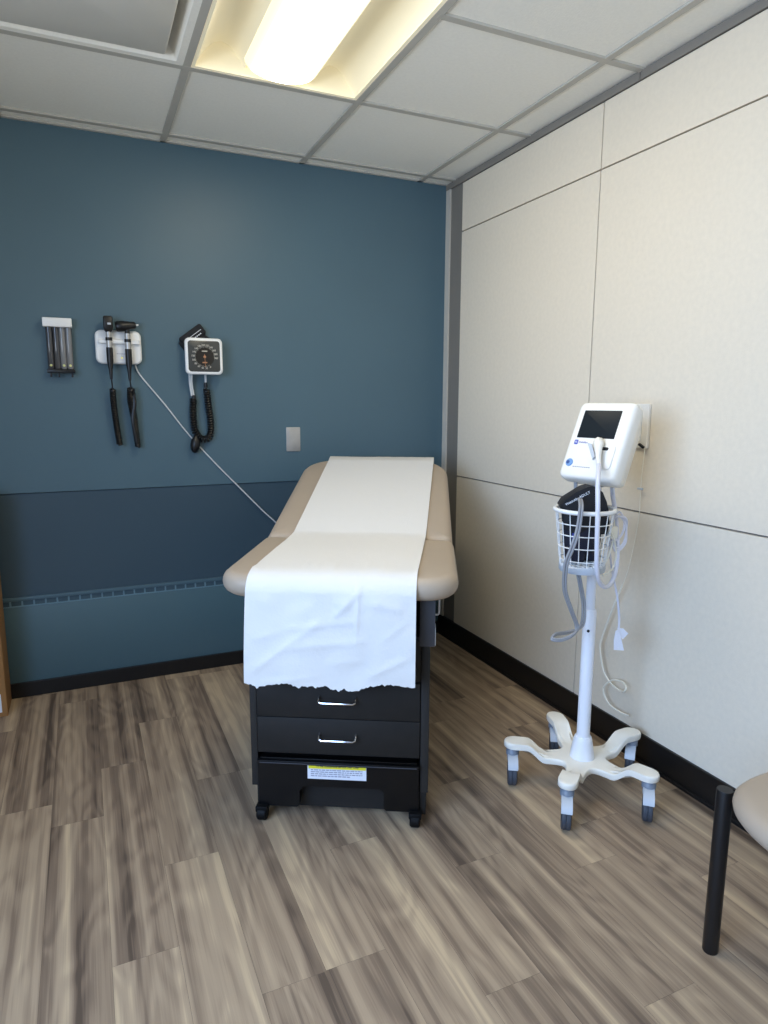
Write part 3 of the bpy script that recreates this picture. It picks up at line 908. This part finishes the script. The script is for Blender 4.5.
hang = [(-.016, -1.44, 1.125), (-.016, -1.437, 1.08), (-.014, -1.431, .982), (-.015, -1.432, .877), (-.03, -1.413, .693), (-.03, -1.365, .57), (-.03, -1.331, .483), (-.03, -1.303, .400), (-.03, -1.299, .355), (-.03, -1.326, .278), (-.03, -1.371, .245), (-.035, -1.420, .243), (-.05, -1.452, .256), (-.045, -1.455, .272), (-.03, -1.420, .276), (-.03, -1.370, .262), (-.032, -1.333, .222), (-.03, -1.335, .189), (-.03, -1.367, .163), (-.03, -1.418, .158), (-.03, -1.461, .163)]
tube(bm, [tuple(Vector(p_)-D5) for p_ in hang], lambda s: .0012 if s < .22 else .0030, 8, smooth=8)
obj('cord', bm, M['cord2'], t)

# ------------------------------------------------------------------ blue wall fittings (local: x right, z up, -y out of the wall)
def WB(o): return basis(o, (1, 0, 0), (0, 0, 1), (0, -1, 0))
t = thing('wall_dispenser', 'wall dispenser with a white cap over dark smoky tubes', 'dispenser', (-1.833, 0, 1.5))
T = Matrix(WB((0, 0, 0)))
bm = nb(); slab(bm, -.054, .055, .078, .114, .004, 0, .050, .003, 0, T)
obj('cap', bm, M['white'], t)
bm = nb(); slab(bm, -.046, .052, -.098, .080, .004, 0, .008, .002, 0, T); obj('back_plate', bm, M['black'], t)
for k, (xx, mm) in enumerate(((-.033, 'tube'), (-.008, 'tube'), (.015, 'tube_lt'), (.039, 'tube_lt'))):
    bm = nb(); r_ = .0122
    lathe(bm, [(0, -.088), (r_*.8, -.090), (r_, -.084), (r_, .080), (0, .080)], (xx, -.024, 0), (0, 0, 1), 18)
    tb_ = obj('specula_tube', bm, M[mm], t)
    if k != 1:
        bm = nb(); lathe(bm, [(0, 0), (.0052, 0), (.004, .003), (0, .004)], (xx, -.0355, -.076), (0, -1, 0), 12); obj('tip_mark', bm, M['gold'], tb_)
bm = nb(); slab(bm, -.050, .056, -.106, -.092, .003, 0, .040, .002, 0, T)
for xx in (-.036, -.006, .044): bx(bm, xx-.004, xx+.004, -.034, -.026, -.124, -.100, .002)
obj('release_tray', bm, M['black'], t)

t = thing('diagnostic_wall_unit', 'white rounded wall base holding two black handled scopes', 'medical wall unit', (-1.602, 0, 1.506))
bm = nb()
slab(bm, -.092, .092, -.070, .070, .026, 0, .030, .008, 0, T)
slab(bm, -.080, .086, .012, .032, .006, .026, .046, .005, 0, T)
ub = obj('base_unit', bm, M['white'], t, ang=50)
bm = nb(); lathe(bm, [(0, 0), (.004, 0), (.003, .002), (0, .0025)], (.010, -.030, -.044), (0, -1, 0), 14); obj('indicator_light', bm, M['led'], ub)
bm = nb()
for k in range(6): bx(bm, -.010+.0072*k, -.0045+.0072*k, -.0306, -.0298, -.0285, -.0262)
obj('brand_print', bm, M['ink_light'], ub)
bm = nb()
cp = [(-1.538, -.015, 1.434), (-1.528, -.006, 1.405), (-1.50, -.004, 1.365), (-1.421, -.004, 1.263), (-1.33, -.004, 1.137), (-1.211, -.004, .996), (-1.08, -.006, .853), (-.99, -.008, .755), (-.927, -.010, .691), (-.88, -.010, .62), (-.84, -.010, .50)]
OW = Vector((-1.602, 0, 1.506))
tube(bm, [tuple(Vector(p_)-OW) for p_ in cp], .0033, 8, smooth=8)
obj('power_lead', bm, M['cord_grey'], t)['label'] = 'pale grey lead running diagonally down the blue wall'

def helix(bm, path, R, r, pitch, n=10, mi=0, taper=None):
    P = spline(path, 12); acc = [0]
    for a, b in zip(P, P[1:]): acc.append(acc[-1]+(b-a).length)
    tot = acc[-1]; N_ = int(tot/pitch*n); pts = []; X = None; j = 0
    for i in range(N_+1):
        s = tot*i/N_
        while j < len(acc)-2 and acc[j+1] < s: j += 1
        u = (s-acc[j])/max(1e-9, acc[j+1]-acc[j]); p = P[j].lerp(P[j+1], u); d = (P[j+1]-P[j]).normalized()
        if X is None: X, Y = frame_z(d)
        X = (X-d*X.dot(d)).normalized(); Y = d.cross(X)
        a = 2*PI*i/n; RR = R*(taper(s/tot) if taper else 1)
        pts.append(p+X*math.cos(a)*RR+Y*math.sin(a)*RR)
    tube(bm, pts, r, 6, mi)

def scope_handle(t, zc):
    """battery handle seen from the front: silver collars over a black tapering grip"""
    bm = nb()
    lathe(bm, [(0, .012), (.0115, .012), (.0115, .036), (0, .036)], (0, 0, zc), seg=18)
    lathe(bm, [(0, -.028), (.0115, -.028), (.0118, .001), (0, .001)], (0, 0, zc), seg=18)
    obj('silver_collar', bm, M['steel'], t)
    bm = nb()
    lathe(bm, [(0, 0), (.0135, 0), (.0135, .013), (0, .013)], (0, 0, zc), seg=18)
    lathe(bm, [(0, -.160), (.0055, -.160), (.008, -.120), (.0135, -.085), (.0135, -.028), (0, -.028)], (0, 0, zc), seg=18)
    tube(bm, [(0, 0, zc-.155), (.002, .006, zc-.175), (.003, .012, zc-.195)], .003, 8)
    obj('grip', bm, M['black'], t)

# left scope (ophthalmoscope head: upright rounded block)
X1 = -1.640
t = thing('ophthalmoscope', 'black scope with upright square head in the left wall cradle', 'medical scope', (X1, -.052, 1.53))
scope_handle(t, .0)
bm = nb(); loops = []
for z, hx, hy in ((.034, .010, .010), (.042, .016, .014), (.056, .0185, .017), (.094, .0185, .017), (.100, .015, .014)):
    loops.append([(x, y, z) for x, y in rrect(-hx, hx, -hy, hy, .006, 0, 4)])
loft(bm, loops); hd_ = obj('scope_head', bm, M['black'], t, ang=50)
bm = nb(); box(bm, (.004, -.0175, .068), (.014, .002, .008), .0006); obj('lens_window', bm, M['lgrey'], hd_)
bm = nb(); helix(bm, [(.003, .014, -.200), (.004, .018, -.26), (.010, .022, -.35), (.019, .026, -.438)], .0095, .0046, .0072)
tube(bm, [(.003, .014, -.196), (.006, .020, -.30), (.019, .026, -.440)], .006, 8, smooth=4)
obj('coiled_cord', bm, M['black'], t)
# right scope (otoscope head: sideways barrel with pale tip)
X2 = -1.566
t = thing('otoscope', 'black scope with sideways barrel head in the right wall cradle', 'medical scope', (X2, -.052, 1.53))
scope_handle(t, -.004)
bm = nb()
ax = Vector((1, 0, .12)).normalized()
lathe(bm, [(0, -.046), (.017, -.046), (.022, -.040), (.022, -.012), (.019, -.006), (.019, .004), (.016, .010), (.015, .030), (.010, .036), (0, .036)], (0, 0, .064), ax, 22)
lathe(bm, [(0, .028), (.011, .028), (.010, .048), (0, .048)], (0, 0, 0), seg=16)
hd_ = obj('scope_head', bm, M['black'], t, ang=45)
bm = nb(); lathe(bm, [(0, .036), (.0045, .036), (.003, .047), (0, .047)], (0, 0, .064), ax, 14); obj('pale_tip', bm, M['print'], hd_)
bm = nb()
helix(bm, [(.002, .012, -.196), (.000, .018, -.25), (.010, .022, -.33), (.019, .026, -.450)], .0125, .0048, .0085, taper=lambda s: 1-.3*s)
tube(bm, [(.002, .012, -.19), (.001, .016, -.24), (.010, .020, -.33), (.019, .024, -.450)], .008, 8, smooth=4)
tube(bm, [(.008, .014, -.196), (.014, .012, -.26), (.004, .008, -.33), (.016, .016, -.43)], .0085, 8, smooth=6)
obj('coiled_cord', bm, M['black'], t)

# aneroid gauge
GX, GZ, GD = -1.254, 1.476, .078
t = thing('blood_pressure_gauge', 'square white wall gauge with dark round dial and black coiled tube', 'gauge', (GX, 0, GZ))
bm = nb()
loops = []
for ins, z in ((.030, 0), (.026, .004), (.020, .030), (.010, .052), (.002, .058), (0, .062), (0, .072), (.003, .077), (.008, .078)):
    loops.append([(x, y, z) for x, y in rrect(-.081+ins, .081-ins, -.079+ins, .079-ins, .020, 0, 7)])
loft(bm, loops, 0, T)
for a_, b_ in ((.0085, .0795),): pass
gc = obj('gauge_case', bm, M['white'], t, ang=50)
bm = nb(); slab(bm, -.069, .069, -.067, .067, .013, .0779, .0786, .0002, 0, T)
lathe(bm, [(0, 0), (.042, 0), (0, .0006)], (.002, -.0787, -.002), (0, -1, 0), 40, 1)
dl = obj('dial', bm, [M['dial'], M['dial_in']], gc)
bm = nb()
for k in range(16):
    a = math.radians(-62-(360-56)*k/15*1.0)
    text_into(bm, str(k*20), .0105, T @ Matrix.Translation((.002+.050*math.cos(a), -.002+.050*math.sin(a), .0794)), 0)
for k in range(76):
    a = math.radians(-62-304*k/75); r0 = .0405 if k % 5 else .038
    ca, sa = math.cos(a), math.sin(a)
    bx(bm, r0, .043, -.0004, .0004, .0792, .0796, 0, T @ Matrix.Translation((.002, -.002, 0)) @ Matrix.Rotation(a, 4, 'Z'))
bx(bm, -.010, .014, .020, .0245, .0792, .0796, 0, T)
bx(bm, -.0085, .012, -.030, -.024, .0792, .0796, 1, T)
obj('dial_print', bm, [M['needle'], M['needle2']], dl)
bm = nb(); bx(bm, -.0011, .0011, -.044, .012, .0797, .0803, 0, T @ Matrix.Translation((.002, -.002, 0)) @ Matrix.Rotation(.03, 4, 'Z'))
lathe(bm, [(0, 0), (.006, 0), (.006, .002), (0, .002)], (.002, -.0795, -.002), (0, -1, 0), 16)
obj('needle', bm, M['needle2'], dl)
bm = nb()
tube(bm, [(-.052, -.040, -.070), (-.052, -.030, -.12), (-.045, -.022, -.165), (-.043, -.02, -.185)], .0045, 8, smooth=4)
tube(bm, [(-.062, -.040, -.070), (-.060, -.030, -.12), (-.053, -.022, -.172)], .004, 8, smooth=4)
tube(bm, [(.008, -.040, -.070), (.010, -.030, -.100), (.010, -.024, -.122)], .0048, 8, smooth=4)
obj('white_tube', bm, M['cord_grey'], gc)
bm = nb()
lathe(bm, [(0, 0), (.0075, 0), (.0085, .010), (.0075, .024), (0, .024)], (.010, -.024, -.136), (0, 0, 1), 14)
helix(bm, [(.013, -.024, -.14), (.019, -.022, -.21), (.027, -.020, -.30), (.022, -.020, -.350), (.000, -.022, -.368), (-.028, -.022, -.358), (-.046, -.020, -.32), (-.050, -.020, -.25), (-.046, -.022, -.185)], .0128, .0044, .0112)
lathe(bm, [(0, 0), (.008, 0), (.009, .012), (.007, .026), (0, .026)], (-.045, -.022, -.195), (.1, 0, 1), 14)
obj('coiled_tube', bm, M['black'], t)
bm = nb()
lathe(bm, [(0, -.052), (.010, -.048), (.019, -.034), (.022, -.014), (.019, .008), (.010, .022), (.006, .028), (0, .028)], (-.046, -.030, -.378), (.12, 0, 1), 20)
obj('inflation_bulb', bm, M['black'], t)
# cuff stowed behind the gauge
t = thing('blood_pressure_cuff', 'black folded cuff tucked behind the square wall gauge', 'blood pressure cuff', (-1.295, 0, 1.56))
bm = nb()
TQ = T @ Matrix.Rotation(math.radians(37), 4, 'Z')
slab(bm, -.052, .062, -.026, .026, .010, .001, .020, .006, 0, TQ)
slab(bm, -.052, .066, -.020, .030, .010, .016, .032, .006, 0, TQ)
slab(bm, -.062, -.010, -.058, .016, .008, .001, .026, .006, 0, TQ)
slab(bm, .030, .100, -.050, .022, .010, .001, .026, .006, 0, T @ Matrix.Rotation(math.radians(-32), 4, 'Z') @ Matrix.Translation((-.010, .020, 0)))
fc = obj('folded_cuff', bm, M['cuff'], t, ang=50)
bm = nb()
bx(bm, -.040, .052, .004, .0065, .0322, .0328, 0, TQ)
for k in range(8): bx(bm, -.030+.0095*k, -.0235+.0095*k, -.0105, -.0055, .0322, .0328, 0, TQ)
obj('cuff_print', bm, M['print'], fc)

# blank steel plate
t = thing('wall_plate', 'small blank steel plate on the blue wall left of the table head', 'wall plate', (-.832, 0, 1.099))
bm = nb(); slab(bm, -.035, .035, -.0585, .0585, .004, 0, .006, .002, 0, T); pl = obj('plate', bm, M['steel'], t)
for z in (-.041, .041):
    bm = nb(); lathe(bm, [(0, 0), (.003, 0), (.0025, .0012), (0, .0014)], (0, -.006, z), (0, -1, 0), 10)
    obj('screw', bm, M['steel'], pl)

# ------------------------------------------------------------------ carton at the left edge
t = thing('cardboard_box', 'tall brown cardboard carton with a white label standing at the left wall end', 'cardboard box', (-2.40, -.10, 0))
bm = nb(); bx(bm, -.27, .281, -.082, .085, 0, .93, .002)
bx(bm, -.27, .281, -.0830, -.0820, .60, .64, 0)
cb = obj('carton', bm, M['carton'], t)
bm = nb(); bx(bm, .120, .262, -.0836, -.0818, .020, .098); obj('shipping_label', bm, M['label'], t)

# ------------------------------------------------------------------ guest chair at the right edge
CX, CY = -.488, -2.207
t = thing('guest_chair', 'black legged guest chair with beige seat against the right wall', 'chair', (-.30, -2.48, 0))
D6 = Vector((-.30, -2.48, 0))
for x, y, h in ((CX, CY, .414), (CX, CY-.545, .414), (-.085, CY, .80), (-.085, CY-.545, .80)):
    bm = nb(); lathe(bm, [(0, 0), (.0168, 0), (.0178, .003), (.0178, h-.003), (.0168, h), (0, h)], Vector((x, y, 0))-D6, seg=24)
    lg = obj('leg', bm, M['black'], t)
bm = nb(); loops = []
prof = []
e, h = .034, .060
for k in range(9):
    a = -PI/2+PI*k/8; prof.append((e*(1-math.cos(a)), h/2*math.sin(a)))
prof += [(e+.05, h/2+.004), (e+.10, h/2+.006)]
for ins, z in prof:
    L = []
    for k in range(64):        # squarish disc bulging at the front
        a = 2*PI*k/64
        c_, s_ = math.cos(a), math.sin(a)
        rx, ry = (.20 if c_ < 0 else .235)-ins, .262-ins
        p_ = 2/3.6
        x = rx*math.copysign(abs(c_)**p_, c_); y = ry*math.copysign(abs(s_)**p_, s_)
        L.append((-.050+x-.030*(1-(y/.262)**2)*max(0, -c_), y+.010, .411+z))
    loops.append(L)
loft(bm, loops); obj('seat', bm, M['vinyl'], t, ang=60)
bm = nb()
for x in (CX+.05, -.085): bx(bm, x-D6.x-.009, x-D6.x+.009, -.272, .272, .352, .374, .003)
for y in (-.272, .272): bx(bm, CX-D6.x, -.085-D6.x, y-.008, y+.004, .384, .400, .003)
obj('seat_rail', bm, M['black'], t)
bm = nb()
loops = []
for ins, d in ((.012, -.022), (.003, -.018), (0, -.008), (0, .008), (.003, .018), (.012, .022)):
    loops.append([(.215+d-.02*(1-(y/.25)**2), y, z) for y, z in rrect(-.255, .255, .52, .80, .06, ins, 6)])
loft(bm, loops); obj('backrest', bm, M['vinyl'], t, ang=60)

# ------------------------------------------------------------------ light
wd = bpy.data.worlds.new('world'); sc.world = wd; wd.use_nodes = True
bg = wd.node_tree.nodes['Background']; bg.inputs[0].default_value = (.55, .68, .9, 1); bg.inputs[1].default_value = .6
def area(name, loc, target, sx, sy, power, color):
    l = bpy.data.lights.new(name, 'AREA'); l.shape = 'RECTANGLE'; l.size = sx; l.size_y = sy
    l.energy = power; l.color = color
    o = bpy.data.objects.new(name, l); col.objects.link(o); o.location = loc
    o.rotation_euler = (Vector(target)-Vector(loc)).to_track_quat('-Z', 'Y').to_euler()
    return o
wl = area('window_daylight', (XL-.06, (WY0+WY1)/2, (WZ0+WZ1)/2), (0, (WY0+WY1)/2+1.1, -.45), WY1-WY0-.1, WZ1-WZ0-.1, 84, (.40, .61, 1.0))
wl.data.spread = math.radians(125)
gl = area('added_ceiling_fill', (XL-.05, (WY0+WY1)/2, WZ0+.3), (-1.1, (WY0+WY1)/2+1.5, H+1.3), WY1-WY0-.1, .5, 30, (.90, .96, 1.0))  # added upward fill lamp at the window opening, brightens the ceiling
gl.data.spread = math.radians(105)

# ------------------------------------------------------------------ camera
cam = bpy.data.cameras.new('camera'); co = bpy.data.objects.new('camera', cam); col.objects.link(co)
yaw, pitch, roll = .4231, -.1627, .0035
cy, sy, cp, sp = math.cos(yaw), math.sin(yaw), math.cos(pitch), math.sin(pitch)
fwd = Vector((sy*cp, cy*cp, sp)); r0 = Vector((cy, -sy, 0)); u0 = r0.cross(fwd)
r1 = r0*math.cos(roll)+u0*math.sin(roll); u1 = u0*math.cos(roll)-r0*math.sin(roll)
co.matrix_world = basis((-1.7649, -3.1539, 1.2763), r1, u1, -fwd)
cam.sensor_fit = 'HORIZONTAL'; cam.sensor_width = 36.; cam.lens = 665.62*36/768; cam.clip_start = .02
sc.camera = co
sc.view_settings.view_transform = 'Standard'
sc.view_settings.exposure = -.33
